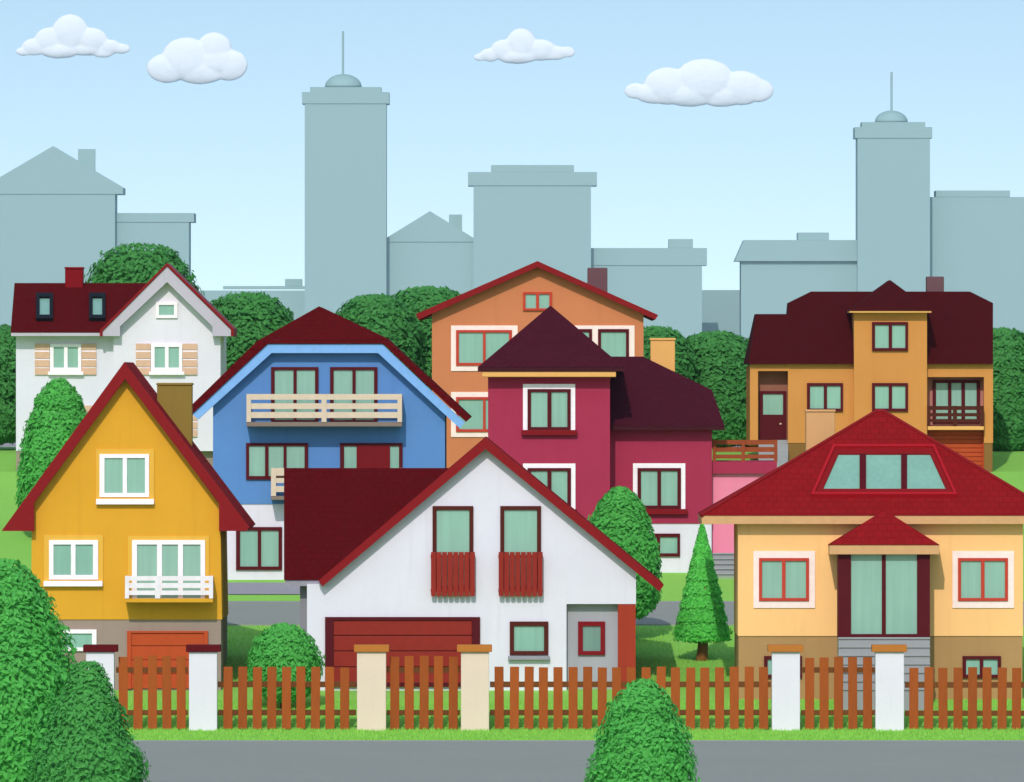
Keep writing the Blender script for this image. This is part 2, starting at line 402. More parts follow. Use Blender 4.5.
MB().box(805.2, 409.6, 835.8, 412, D + 4.37, D + 5.33).build('chimney_cap', M['tan'], ro, .02)
# roof window, lying on the roof slope
nrm = (V(880, 411, Yr) - V(880, 515.5, Ye)).cross(Vector((1, 0, 0))).normalized()
if nrm.y > 0: nrm = -nrm
def slopep(mb, poly, lo, hi):
    p = [V(x, y, RY(y)) for x, y in poly]
    a = [mb.bm.verts.new(q + nrm * hi) for q in p]; c = [mb.bm.verts.new(q + nrm * lo) for q in p]; n = len(p)
    mb.bm.faces.new(a); mb.bm.faces.new(c[::-1])
    for i in range(n): mb.bm.faces.new((a[i], c[i], c[(i + 1) % n], a[(i + 1) % n]))
def traplerp(y, xt, xb, yt, yb): return xt + (xb - xt) * (y - yt) / (yb - yt)
b = MB(); O = [(833, 448), (934.5, 448), (957, 498), (811, 498)]; I = [(835, 450), (932.8, 450), (953.5, 496), (814.5, 496)]
for i in range(4): slopep(b, [O[i], O[(i + 1) % 4], I[(i + 1) % 4], I[i]], -.01, .12)
rw = b.build('roof_window', M['brightred'], r)
b = MB(); G = [(838.5, 456), (930, 456), (946, 491), (823, 491)]
for i in range(4): slopep(b, [I[i], I[(i + 1) % 4], G[(i + 1) % 4], G[i]], -.008, .07)
b.build('inner_frame', M['fred'], rw)
b = MB(); L = lambda y: traplerp(y, 838.5, 823, 456, 491); R = lambda y: traplerp(y, 930, 946, 456, 491)
b = MB(); slopep(b, [(L(456), 456), (859.5, 456), (859.5, 491), (L(491), 491)], -.005, .03); b.build('pane', M['glass'], rw)
b = MB(); slopep(b, [(866, 456), (901, 456), (901, 491), (866, 491)], -.005, .03); b.build('pane', M['glass'], rw)
b = MB(); slopep(b, [(907, 456), (R(456), 456), (R(491), 491), (907, 491)], -.005, .03)
b.build('pane', M['glass'], rw)
for a, c in ((859.5, 866), (901, 907)):
    b = MB(); slopep(b, [(a, 456), (c, 456), (c, 491), (a, 491)], -.004, .075); b.build('mullion', M['mframe'], rw)
for dx in (0, 199):
    window(r, 759 + dx, 558, 809 + dx, 601, D, [(762 + dx, 782 + dx), (785.5 + dx, 806 + dx)], 561, 598, fm='rframe', sur=(753.5 + dx, 551, 815 + dx, 608, 'creamtrim'))
for a, c in ((764, 802), (962.5, 1001)):
    w_ = c - a
    window(r, a, 656, c, 678, D + .03, [(a + 3.6, a + w_ / 2 - 2), (a + w_ / 2 + 1.6, c - 3.4)], 659.4, 674.6, fm='mframe', name='basement_window')
# porch
py_ = D - 1.1
pb = MB().box(838, 554, 851, 637, py_, D + .01).box(917, 554, 930, 637, py_, D + .009).box(851, 634, 917, 637.2, py_ + .01, D + .008).box(881.8, 555, 885.8, 634, py_ + .03, py_ + .12).build('porch', M['mframe'], r)
for a, c in ((851, 881.8), (885.8, 917)): MB().box(a, 554.5, c, 634, py_ + .06, py_ + .09).build('pane', M['glass'], pb)
MB().box(829.5, 545, 939.3, 554.3, py_ - .18, D - .003).build('eave_board', M['sofftan'], pb)
b = MB(); e0, e1 = V(829, 545, py_ - .2), V(940, 545, py_ - .2); ap = V(884.5, 509.8, py_ + .75)
zb = V(884.5, 509.8, D + .5); a0 = Vector((e0.x, D + .6, e0.z)); a1 = Vector((e1.x, D + .6, e1.z)); ab = Vector((ap.x, D + 1.2, ap.z))
for f in ((e0, e1, ap), (e1, a1, ab, ap), (a0, e0, ap, ab), (a1, a0, ab), (e0, a0, a1, e1)): b.face(f)
bmesh.ops.remove_doubles(b.bm, verts=b.bm.verts[:], dist=1e-4)
b.build('porch_roof', M['roofred'], pb)
b = MB(); n = 7; h = (697 - 637.4) / n
for i in range(n):
    yb_ = py_ - .06 - .13 * i
    b.box(838.5, 637.4 + i * h, 930, 712, yb_, (yb_ + .13) if i else D)
    b.box(838.2, 637.3 + i * h, 930.3, 639.4 + i * h, yb_ - .035, yb_ + .1)
b.build('steps', M['greystep'], r, .012)

# ================================================================== BLUE HOUSE
D = 381.0; r = empty('blue_house', V(329, 582, D), 'blue and white chalet house with dark red half hipped roof and long cream balcony', 'house')
MB().prism([(271.5, 348), (213, 400), (213, 504), (445, 504), (445, 408), (379, 348)], D, D + 9).build('upper_wall', M['bluewall'], r)
MB().box(213.4, 504, 444.6, 592, D + .03, D + 8.97).build('lower_wall', M['white'], r)
Y0, Y1 = D - .42, D + 9.5
b = MB()
# gambrel body with a front hip: outer surface and underside
Lo = [(187.5, 409), (257, 341), (386, 338), (471, 417.5)]
Li = [(192.5, 413.5), (267.7, 343.5), (382.7, 343.5), (466, 422)]
ridge_f = V(319, 306.3, Y0 + 1.6); S = [V(x, y, Y0) for x, y in Lo]; T = [V(x, y, Y0) for x, y in Li]
bk = lambda p: Vector((p.x, Y1, p.z)); rb = bk(ridge_f)
fl = [(S[0], T[0], T[1], S[1]), (S[3], S[2], T[2], T[3]), (S[1], T[1], T[2], S[2]), (S[1], S[2], ridge_f),
      (S[0], S[1], bk(S[1]), bk(S[0])), (S[1], ridge_f, rb, bk(S[1])), (ridge_f, S[2], bk(S[2]), rb), (S[2], S[3], bk(S[3]), bk(S[2])),
      (T[0], bk(T[0]), bk(T[1]), T[1]), (T[1], bk(T[1]), bk(T[2]), T[2]), (T[2], bk(T[2]), bk(T[3]), T[3]),
      (S[0], bk(S[0]), bk(T[0]), T[0]), (S[3], T[3], bk(T[3]), bk(S[3])),
      (bk(S[0]), bk(S[1]), bk(T[1]), bk(T[0])), (bk(S[3]), bk(T[3]), bk(T[2]), bk(S[2])), (bk(S[1]), rb, bk(S[2]), bk(T[2]), bk(T[1]))]
for f in fl: b.face(f)
bmesh.ops.remove_doubles(b.bm, verts=b.bm.verts[:], dist=1e-4)
ro = b.build('roof', M['roofdark'], r)
MB().prism([(267.6, 344), (192.2, 414), (198, 419.5), (271.5, 353), (378, 353), (459.5, 428), (465, 422.6), (382.5, 344)], Y0 + .06, D + .2).build('verge_board', M['lightblue'], ro)
for a in (271, 330):
    window(r, a, 367, a + 47.4, 421.6, D, [(a + 3.6, a + 22.4), (a + 25.6, a + 44)], 370, 420, fm='mframe', name='french_window')
balcony(r, 246.5, 402, D, 394, [(394, 399.7), (403.3, 409), (412, 418)], 422, 422, 426.5, [(246.5, 251), (321.5, 326.5), (397.5, 402)], 'railcream', 'slab', .8)
window(r, 246, 443, 308, 479.5, D, [(249, 265), (268.5, 283.5), (286.5, 304.5)], 446, 476, fm='mframe')
w = window(r, 340, 443, 402.5, 500, D, [(344, 356.5), (390, 399)], 446, 499, fm='mframe', name='balcony_door')
MB().box(356.6, 446.2, 389.9, 498.8, D - .085, D - .072).build('door_leaf', M['dred'], w)
balcony(r, 271, 402, D, 468, [(468, 475.5), (478, 483), (486, 492)], 496, 496, 500, [(271, 276), (334, 339), (397, 402)], 'railcream', 'slab', .8)
window(r, 236, 527, 282, 570, D + .03, [(240, 257.7), (261, 278.5)], 530.5, 566.5, fm='mframe')

# ================================================================== CRIMSON HOUSE
r = empty('crimson_house', V(600, 583, D), 'crimson house with a plum pyramid roof over its square tower', 'house')
wyy = D + 1.2
MB().box(488, 371.3, 610, 523.5, D, D + 6.5).build('tower_wall', M['purple'], r)
MB().box(560, 428, 712, 523.5, wyy, D + 8.5).build('wing_wall', M['purple'], r)
MB().box(488.5, 523.5, 609.6, 592, D + .03, D + 6.4).box(609.9, 523.5, 711.6, 592, wyy + .03, D + 8.4).build('lower_wall', M['white'], r)
MB().box(482, 371.5, 616, 377, D - .46, D + 6.9).build('cornice', M['corn'], r, .02)
Ye = D - .5; Yr = D + 3.2
ro = MB().shell([(477.5, 367.3, Ye), (549.8, 306, Yr), (551.2, 306, Yr), (624, 367.3, Ye)], Yr).build('tower_roof', M['roofplum'], r)
MB().box(477.7, 367.4, 623.8, 371.4, Ye + .01, 2 * Yr - Ye - .01).build('eave_board', M['fplum'], ro)
Ye = wyy - .45; Yr = wyy + 4.0
yy = lambda py: Ye + (426 - py) / (426 - 356.5) * (Yr - Ye)
ro = MB().shell([(610.8, 426, Ye), (610.8, 356.5, Yr), (643, 356.5, Yr), (712, 390, yy(390)), (724.5, 426, Ye)], Yr).build('wing_roof', M['roofplum'], r)
MB().box(611, 426.1, 724.3, 430, Ye + .01, 2 * Yr - Ye - .01).build('eave_board', M['fplum'], ro)
MB().box(650.5, 340.5, 675, 372, Yr + .6, Yr + 1.4).build('chimney', M['corn'], ro, .02)
MB().box(649.7, 338, 675.8, 340.5, Yr + .57, Yr + 1.43).build('chimney_cap', M['corn'], ro, .02)
window(r, 527.5, 389, 570.7, 430, D, [(531, 547.4), (551.4, 567.3)], 392, 427, fm='mframe', sur=(523, 384, 575.2, 430, 'wframe'), sill=(521.5, 430, 577, 435.3, 'redsill'))
window(r, 527.5, 468, 571, 509.3, D, [(531, 547.4), (551.4, 567.3)], 471, 506, fm='mframe', sur=(523, 463.5, 575.4, 509.3, 'wframe'), sill=(521.5, 509.3, 577, 514.5, 'redsill'))
window(r, 637.5, 468, 681, 509, wyy, [(641, 657.4), (661, 677.4)], 471, 505.5, fm='mframe', sur=(633, 463.3, 685.3, 509, 'wframe'), sill=(632, 509, 687.5, 514.5, 'redsill'))
window(r, 636, 533.5, 680, 556.5, wyy + .03, [(640, 656.5), (660, 677.4)], 537, 553.3, fm='mframe')
ax = MB().box(712.2, 473.5, 776, 556, wyy + .3, wyy + 6).build('annex_wall', M['pink'], r)
MB().box(712.3, 461.5, 777, 473.5, wyy + .15, wyy + 6.1).build('parapet', M['purple'], ax)
b = MB(); Yt = wyy + .2
for a, c in ((440, 444.5), (447, 452), (454.5, 458.5)): b.box(712.6, a, 777.4, c, Yt + .05, Yt + .09)
for a, c in ((712.8, 716), (741.5, 745), (774, 777.5)): b.box(a, 439.8, c, 461.5, Yt, Yt + .048)
b.build('terrace_railing', M['railwood'], r)
b = MB(); n = 6; h = (583 - 553) / n
for i in range(n):
    yb_ = wyy + .28 - .2 * (i + 1)
    b.box(712.4, 553 + i * h, 776, 592, yb_, (yb_ + .2) if i else wyy + 5.9)
    b.box(712.3, 552.9 + i * h, 776.2, 554.6 + i * h, yb_ - .04, yb_ + .15)
b.build('steps', M['greystep'], r, .012)

# ================================================================== SHUTTERED HOUSE (back left)
D = 400.0; r = empty('shuttered_house', V(118, 472, D), 'white house with peach slatted shutters, dark red roof and two skylights', 'house')
MB().box(16, 334, 118, 451, D + .25, D + 8).build('wall', M['offwhite'], r)
MB().prism([(167, 276), (113.5, 328), (113.5, 451), (220.5, 451), (220.5, 328)], D, D + 8.3).build('gable_wall', M['white'], r)
MB().box(16.3, 451, 219.8, 482, D + .28, D + 7.9).build('plinth', M['plinth'], r)
Ye = D - .3; Yr = D + 4.2
ro = MB().shell([(10.5, 332.5, Ye), (14.5, 283, Yr), (160, 283, Yr), (112.5, 332.5, Ye)], Yr).build('roof', M['roofdark'], r)
MB().box(11, 332.6, 113, 336, Ye + .02, 2 * Yr - Ye - .02).build('eave_board', M['soffshade'], ro)
MB().box(65, 269, 83, 292, Yr - .4, Yr + .4).build('chimney', M['redchim'], ro, .02)
MB().box(64.3, 267, 83.7, 269, Yr - .43, Yr + .43).build('chimney_cap', M['redchim'], ro, .02)
sl = lambda py: Ye + (332.5 - py) / (332.5 - 283) * (Yr - Ye)
nrm = (V(50, 283, Yr) - V(50, 332.5, Ye)).cross(Vector((1, 0, 0))).normalized()
if nrm.y > 0: nrm = -nrm
RY = sl
for x0, x1 in ((36, 53), (89, 105.5)):
    b = MB()
    for q in ([(x0, 296), (x1, 296), (x1, 300), (x0, 300)], [(x0, 300), (x0 + 3.6, 300), (x0 + 3.6, 318), (x0, 318)], [(x1 - 3.4, 300), (x1, 300), (x1, 318), (x1 - 3.4, 318)], [(x0, 318), (x1, 318), (x1, 321.5), (x0, 321.5)]):
        slopep(b, q, -.01, .1)
    w = b.build('skylight', M['black'], r)
    b = MB(); slopep(b, [(x0 + 3.6, 300), (x1 - 3.4, 300), (x1 - 3.4, 318), (x0 + 3.6, 318)], -.005, .04); b.build('pane', M['glass'], w)
Yg = D - .42
gr = MB().prism([(167, 263), (99.8, 330), (99.8, 336.3), (102.3, 336.3), (102.3, 331), (167, 266), (231.2, 329.4), (231.2, 336.3), (233.7, 336.3), (233.7, 328.5)], Yg, D + 4.5).build('gable_roof', M['fred'], r)
MB().prism([(167, 266.4), (102.7, 331.2), (102.7, 336.1), (120, 336.1), (120, 326.3), (167, 282), (212.5, 326.3), (212.5, 336.1), (230.9, 336.1), (230.9, 329.7)], Yg + .05, D + 4.4).build('gable_soffit', M['soffshade'], gr)  # strip carries the soffit shade in its grey
window(r, 156, 302, 177.5, 318, D, [(159, 174)], 305, 315)
for dy in (0, 62):
    for x0, Yw in ((50, D + .25), (151, D)):
        w = window(r, x0, 344 + dy, x0 + 31.2, 371.6 + dy, Yw, [(x0 + 3.6, x0 + 14), (x0 + 17.6, x0 + 28)], 347 + dy, 367.6 + dy, sill=(x0 - 2, 371.7 + dy, x0 + 33.5, 375 + dy, 'wframe'))
        for sx in (x0 - 15.2, x0 + 31.4):
            b = MB()
            for a, c in ((343.5, 349.6), (351.7, 358.3), (360, 366.6), (368, 374.7)): b.box(sx, a + dy, sx + 14.8, c + dy, Yw - .06, Yw - .03)
            b.build('shutter', M['shutter'], r).data.materials
            MB().box(sx + .2, 343.7 + dy, sx + 14.6, 374.5 + dy, Yw - .029, Yw + .01).build('shutter_back', M['wframe'], r)

# ================================================================== TERRACOTTA HOUSE (back middle)
r = empty('terracotta_house', V(537, 472, D), 'terracotta house with a low thin red gable behind the crimson tower', 'house')
MB().prism([(537.3, 264), (432, 309), (432, 482), (643.5, 482), (643.5, 309)], D, D + 9).build('wall', M['orange'], r)
chev = [(537.5, 261), (415.8, 314), (418.5, 319.6), (537.5, 267.2), (655.3, 319.6), (658.3, 315)]
ro = MB().prism(chev, D - .31, D + 9.4).build('roof', M['roofred'], r)
MB().prism(chev, D - .37, D - .32).build('verge_board', M['fred'], ro)
MB().box(587.5, 267.7, 607.5, 305, D + 3, D + 3.8).build('chimney', M['mauve'], ro, .02)
window(r, 523, 292, 552, 310.5, D, [(525.5, 536), (539, 549.3)], 294.2, 308.3, fm='rframe')
window(r, 456, 330, 512, 365.7, D, [(458.8, 483), (485.6, 509)], 332.5, 362.8, fm='rframe', sur=(451, 325.5, 517.6, 371, 'creamtrim'))
window(r, 456, 397, 512, 432, D, [(458.8, 483), (485.6, 509)], 399.5, 429.2, fm='rframe', sur=(451, 392, 517.6, 437, 'creamtrim'))
w = window(r, 598, 329, 629, 362, D, [(601, 626)], 332, 358.5, fm='mframe', sur=(592.3, 325.5, 634.5, 367, 'creamtrim'))
window(r, 561, 329, 592, 362, D, [(564, 589)], 332, 358.5, fm='mframe', sur=(556, 325.5, 592.2, 367, 'creamtrim'))

# ================================================================== OCHRE HOUSE (back right)
r = empty('ochre_house', V(870, 468, D), 'ochre house with a brown red roof, central dormer bay and orange garage', 'house')
b = MB()
b.prism([(750, 362), (750, 443), (758, 443), (758, 371), (788, 371), (788, 443), (927.5, 443), (927.5, 377), (984, 377), (984, 443), (993, 443), (993, 362)], D, D + .6)
b.build('wall', M['ochre'], r)
MB().box(750.5, 366, 992.6, 446, D + .62, D + 8).build('rear_wall', M['ochre'], r)
MB().box(758.2, 371.2, 787.8, 443, D + .55, D + .615).build('porch_recess', M['porch'], r)
MB().box(927.7, 377.2, 983.8, 430, D + .55, D + .61).build('balcony_recess', M['mauvewall'], r)
for a, c in ((788.2, 927.3), (984.2, 992.5)): MB().box(a, 443.1, c, 480, D + .02, D + .5).build('plinth', M['browng'], r)
ba = MB().box(854, 311.8, 927, 443.05, D - .25, D - .01).build('bay_wall', M['ochre'], r)
MB().box(854.3, 311.8, 926.7, 362, D - .009, D + 3).build('dormer_cheek', M['ochre'], ba)
Ye = D - .2; Yr = D + 4.3
yy = lambda py: Ye + (364 - py) / (364 - 291.5) * (Yr - Ye)
ro = MB().shell([(788, 364, Ye), (788, 303, yy(303)), (811, 291.5, Yr), (970, 291.5, Yr), (993, 303, yy(303)), (993, 364, Ye)], Yr)
ro.shell([(748.5, 364.2, Ye + .02), (756, 314, yy(314)), (787.8, 314, yy(314)), (787.8, 364.2, Ye + .02)], Yr)
ro = ro.build('roof', M['roofbrown'], r)
b = MB(); Yd = D - .6
e0, e1 = V(849, 310.8, Yd), V(932, 310.8, Yd); ap = V(890.3, 280, Yd + 2.4); k0, k1 = (Vector((p.x, Yr + .5, p.z)) for p in (e0, e1)); kb = Vector((ap.x, Yr + .5, ap.z))
for f in ((e0, e1, ap), (e1, k1, kb, ap), (k0, e0, ap, kb), (k1, k0, kb), (e0, k0, k1, e1)): b.face(f)
bmesh.ops.remove_doubles(b.bm, verts=b.bm.verts[:], dist=1e-4)
b.build('dormer_roof', M['roofbrown'], ba)
MB().box(849.5, 310.9, 931.5, 312.6, Yd + .02, D + 2).build('dormer_eave', M['corn'], ba)
MB().box(926.5, 276.5, 944, 300, Yr + .3, Yr + 1.1).build('chimney', M['mauve'], ro, .02)
b = MB().box(759.5, 391, 786.3, 394, D + .48, D + .56).box(759.5, 394, 763, 439.6, D + .48, D + .56).box(783, 394, 786.3, 439.6, D + .48, D + .56).box(763, 414.6, 783, 439.6, D + .485, D + .56)
dr = b.build('front_door', M['mframe'], r)
MB().box(763, 394, 783, 414.6, D + .52, D + .57).build('pane', M['glass'], dr)
MB().box(779.5, 423, 781.5, 424.5, D + .44, D + .484).build('handle', M['railcream'], dr)
window(r, 807, 383, 843, 411.5, D, [(810, 823.8), (827, 840.5)], 386, 408.5, fm='mframe')
window(r, 872, 383, 908, 411.5, D - .25, [(875, 888.7), (892, 905.3)], 386, 408.5, fm='mframe')
window(r, 872, 322, 908, 351, D - .25, [(875, 888.7), (892, 905.3)], 325, 348, fm='mframe')
window(r, 932.7, 380, 980, 423, D + .55, [(936, 948), (951.4, 961.4), (965, 976.6)], 383, 421, fm='mframe', name='balcony_window')
sb = MB().box(927.7, 426.2, 984, 430, D - .3, D + .54).build('balcony', M['corn'], r, .01)
b = MB()
for a, c in ((406, 410), (413, 416.4), (419, 422)): b.box(927.2, a, 984, c, D - .26, D - .22)
for a, c in ((927.2, 930.4), (953, 957), (980.4, 984)): b.box(a, 405.8, c, 426.2, D - .3, D - .261)
b.build('railing', M['railbrown'], sb)
garage(r, 928, 430.3, 984, 478, D + .3, 1.5, 1.5, 1, 0, [435 + i * 4.4 for i in range(8)], 'gorange', 'gorange')
b = MB(); n = 6; h = 4.6
for i in range(n): b.box(758.5, 440 + i * h, 788.2, 484, D + .4 - .2 * (i + 1), (D + .4 - .2 * i) if i else D + .54)
b.build('steps', M['greystep'], r, .012)

# ================================================================== FENCES, PILLARS, GATES
D = 350.0
pil = [(86, 114, 83, 117.5, 'white', 'capred', 'white gate pillar with a maroon cap beside the conical shrub, left of the orange garage'),
       (189, 217, 186, 220.5, 'white', 'capred', 'white gate pillar with a maroon cap in front of the yellow house right corner'),
       (357, 386, 354, 389, 'pillcream', 'capor', 'cream gate pillar with an ochre cap before the left part of the wide red garage'),
       (461, 489, 457, 492, 'pillcream', 'capor', 'cream gate pillar with an ochre cap at the right end of the wide red garage'),
       (772, 800, 768, 803.5, 'white', 'capor', 'white gate pillar with an ochre cap left of the glazed porch steps'),
       (875.5, 904, 872, 907, 'white', 'capor', 'white gate pillar with an ochre cap right in front of the glazed porch steps')]
for a, c, ca, cc, pm, cm, lab in pil:
    e = empty('gate_pillar', V((a + c) / 2, 730, D), lab, 'pillar', 'gate pillars along the front fence')
    w_ = m(c - a, D)
    MB().box(a, 652, c, 735, D - w_ / 2, D + w_ / 2).build('shaft', M[pm], e, .012)
    w2 = m(cc - ca, D)
    MB().box(ca, 645, cc, 652, D - w2 / 2, D + w2 / 2).build('cap', M[cm], e, .012)
def picket_mesh(ytop, w):
    b = MB(); b.box(512 - w / 2, ytop, 512 + w / 2, 729.3, D - .012, D + .012)
    bmesh.ops.translate(b.bm, verts=b.bm.verts[:], vec=-V(512, 729.3, D))
    for v in b.bm.verts: pass
    o = b.build('picket', M['fence'], None, .006); me = o.data; bpy.data.objects.remove(o); return me
PM = {}
def fence(name, x0, x1, first, sp, n, top, rl, label, cat, group, arch=False):
    e = empty(name, V((x0 + x1) / 2, 729.5, D), label, cat, group)
    for a, c in rl:
        MB().box(x0, a, x1, c, D + .014, D + .054).build('rail', M['rail'], e, .005)
    for i in range(n):
        t = top - (1.2 * math.sin(math.pi * (i + .5) / n) if arch else 0)
        key = round(t, 1)
        if key not in PM: PM[key] = picket_mesh(t, 9.1)
        o = bpy.data.objects.new('picket', PM[key]); C.objects.link(o); o.parent = e
        p = V(first + i * sp + 4.5, 729.3, D) - e.location
        o.location = p + Vector((random.uniform(-.004, .004), random.uniform(-.003, .001), random.uniform(-.012, .012)))
        o.rotation_euler = (0, random.uniform(-.008, .008), random.uniform(-.02, .02))
        bv = o.modifiers.new('bevel', 'BEVEL'); bv.width = .006; bv.segments = 1
RF = [(681.5, 687.3), (709.7, 715.4)]; RG = [(667.2, 672.8), (710, 715.3)]
fence('picket_fence', -40, 85, -37, 14.6, 8, 667, RF, 'brown picket fence at the far left behind the two big foreground shrubs', 'fence', 'picket fence runs along the road')
fence('picket_fence', 218, 356, 223.4, 14.6, 9, 667, RF, 'brown picket fence in front of the round bush, between white and cream pillars', 'fence', 'picket fence runs along the road')
fence('picket_fence', 490, 771, 495, 14.67, 19, 667, RF, 'long brown picket fence in front of the spruce, right of the cream pillars', 'fence', 'picket fence runs along the road')
fence('picket_fence', 905, 1075, 909.4, 14.65, 11, 667.5, [(682, 687.8), (710.5, 716)], 'brown picket fence at the far right in front of a basement window', 'fence', 'picket fence runs along the road')
fence('picket_gate', 116, 188, 119, 14.5, 5, 657, RG, 'brown picket gate in front of the orange garage door, between maroon capped pillars', 'gate', 'picket gates between pillars', True)
fence('picket_gate', 387, 460, 390.2, 14.6, 5, 657, RG, 'brown picket gate in front of the dark red garage, between cream pillars', 'gate', 'picket gates between pillars', True)
fence('picket_gate', 801, 875, 805, 14.5, 5, 658, RG, 'brown picket gate before the porch steps, between white ochre capped pillars', 'gate', 'picket gates between pillars', True)

# ================================================================== TREES
def lerp_prof(p, t):
    for (a, ra), (b, rb) in zip(p, p[1:]):
        if a <= t <= b:
            u = (t - a) / (b - a); u = u * u * (3 - 2 * u) if ra > .2 and rb > .2 else u
            return ra + (rb - ra) * u
    return 0
ROUND = [(0, .0), (.03, .30), (.1, .56), (.22, .80), (.38, .95), (.55, 1.0), (.72, .95), (.86, .76), (.95, .5), (1, .0)]
EGG = [(0, .0), (.02, .18), (.07, .40), (.15, .58), (.28, .76), (.45, .91), (.62, 1.0), (.78, .99), (.9, .85), (.97, .6), (1, 0)]
CONE = [(0, .0), (.02, .16), (.1, .30), (.25, .50), (.45, .74), (.65, .92), (.8, 1.0), (.92, .92), (.98, .7), (1, 0)]
def tree(name, cx, ytop, ybot, hw, Y, prof, c, label, cat='tree', group=None, n=7000, size=.1, lump=.105, seed=0, trunkw=.16, k=1.7, deep=1.0, lfreq=1.6):
    rnd = random.Random(seed * 77 + 5)
    top, bot = V(cx, ytop, Y), V(cx, ybot, Y); base = Vector((top.x, Y, gz(Y)))
    H = top.z - bot.z; R = m(hw, Y)
    e = empty(name, base, label, cat, group)
    def rad(t, th):
        d = Vector((math.cos(th), math.sin(th), 0))
        q = Vector((d.x * R, d.y * R, t * H)) * lfreq + Vector((seed * 13.1, 0, 0))
        nz = noise.noise(q) * .6 + noise.noise(q * 2.3) * .4 + (abs(noise.noise(q * 3.6)) - .25) * .55
        return R * lerp_prof(prof, t) * (1 + lump * 1.3 * nz)
    b = MB(); bm = b.bm
    ns, nr = 30, 34; rings = []
    for i in range(1, nr):
        t = i / nr
        rings.append([bm.verts.new((top.x + math.cos(j / ns * 2 * math.pi) * rad(t, j / ns * 2 * math.pi) * .88, Y + math.sin(j / ns * 2 * math.pi) * rad(t, j / ns * 2 * math.pi) * .88 * deep, top.z - t * H)) for j in range(ns)])
    for p, q in zip(rings, rings[1:]):
        for j in range(ns): bm.faces.new((p[j], p[(j + 1) % ns], q[(j + 1) % ns], q[j]))
    bm.faces.new(rings[0][::-1]); bm.faces.new(rings[-1])
    core = len(bm.faces)
    for i in range(n):
        # area-weighted height, angle biased to the half one can see from the road
        while True:
            t = rnd.random()
            if rnd.random() < .25 + .75 * lerp_prof(prof, t): break
        th = rnd.uniform(0, 2 * math.pi)
        if rnd.random() < .45: th = -math.pi / 2 + rnd.uniform(-1.75, 1.75)
        rr = rad(t, th) * (rnd.uniform(.86, 1.02) if rnd.random() < .8 else rnd.uniform(.98, 1.06))
        tt = max(0.0, t - .02 * rnd.random())
        p = Vector((top.x + math.cos(th) * rr, Y + math.sin(th) * rr * deep, top.z - tt * H))
        out = Vector((math.cos(th), math.sin(th) , (0.5 - t) * 1.1 + .35)).normalized()
        nn = (out + Vector((rnd.uniform(-1, 1), rnd.uniform(-1, 1), rnd.uniform(-1, 1))) * .5).normalized()
        u = nn.orthogonal().normalized(); v = nn.cross(u); a = rnd.uniform(0, 6.28)
        u, v = u * math.cos(a) + v * math.sin(a), v * math.cos(a) - u * math.sin(a)
        s_ = size * rnd.uniform(.6, 1.25)
        pts = [p - u * s_ * .9, p - v * s_ * .45 + nn * s_ * .12, p + u * s_ * .9, p + v * s_ * .45 + nn * s_ * .12]
        bm.faces.new([bm.verts.new(q) for q in pts])
    me_mat = leaf(c, k)
    # keep leaf normals as made: no recalc
    org = e.location
    bmesh.ops.translate(bm, verts=bm.verts[:], vec=-org)
    me = bpy.data.meshes.new('crown'); bm.to_mesh(me); bm.free(); me.materials.append(me_mat)
    o = bpy.data.objects.new('crown', me); C.objects.link(o); o.parent = e
    # trunk: tapered, slightly leaning rings, from the ground into the crown, with limbs
    tb = MB(); zt = top.z - .45 * H; pts = []
    for i in range(7):
        u = i / 6; z = base.z - .15 + (zt - base.z + .15) * u
        pts.append((Vector((base.x + .05 * math.sin(u * 3 + seed), Y + .04 * math.cos(u * 2.5), z)), trunkw * (1 - .65 * u) * (1.25 if i == 0 else 1)))
    def limb(pts):
        rs = []
        for p, rr in pts: rs.append([tb.bm.verts.new(p + Vector((math.cos(j * .785) * rr, math.sin(j * .785) * rr, 0))) for j in range(8)])
        for p, q in zip(rs, rs[1:]):
            for j in range(8): tb.bm.faces.new((p[j], p[(j + 1) % 8], q[(j + 1) % 8], q[j]))
        tb.bm.faces.new(rs[0][::-1]); tb.bm.faces.new(rs[-1])
    limb(pts)
    for j in range(5):
        a = j * 1.26 + seed; p0 = pts[3 + j % 3][0]; L_ = R * .55
        limb([(p0, trunkw * .4), (p0 + Vector((math.cos(a) * L_ * .5, math.sin(a) * L_ * .5, H * .07)), trunkw * .28), (p0 + Vector((math.cos(a) * L_, math.sin(a) * L_, H * .17)), trunkw * .12)])
    tb.build('trunk', M['bark'], e, smooth=True)
    return e
BACKP = [(0, 0), (.015, .34), (.06, .60), (.14, .82), (.28, .96), (.5, 1.0), (.72, .97), (.88, .8), (.96, .5), (1, 0)]
NEAR, MID, BACK = (72, 158, 70), (72, 158, 70), (54, 116, 56)
tree('foreground_tree', 2, 561, 868, 88, 325, EGG, NEAR, 'tall bright green egg shaped tree cut off by the left edge', n=15000, size=.10, seed=1, trunkw=.2, lump=.1)
tree('conical_shrub', 88, 663, 905, 77, 320, CONE, (64, 140, 64), 'darker green conical shrub standing against the tall tree at the lower left', 'shrub', n=9500, size=.085, seed=2)
tree('conical_shrub', 643, 680, 885, 59, 320, EGG, NEAR, 'rounded egg shaped green shrub standing alone in front of the long fence', 'shrub', n=9000, size=.08, seed=3)
tree('round_bush', 284.5, 624, 704, 37, 353.5, ROUND, NEAR, 'small round green bush behind the fence beside the white gabled house', 'bush', n=5000, size=.07, seed=4, trunkw=.07)
tree('garden_tree', 620, 488, 622, 40, 368.5, EGG, MID, 'oval green tree rising behind the right roof slope of the white house', n=7000, size=.09, seed=5)
tree('garden_tree', 59, 380, 538, 41, 388, EGG, MID, 'oval green tree between the yellow house roof and shuttered house', n=7500, size=.09, seed=6)
G = 'trees behind the back row of houses'
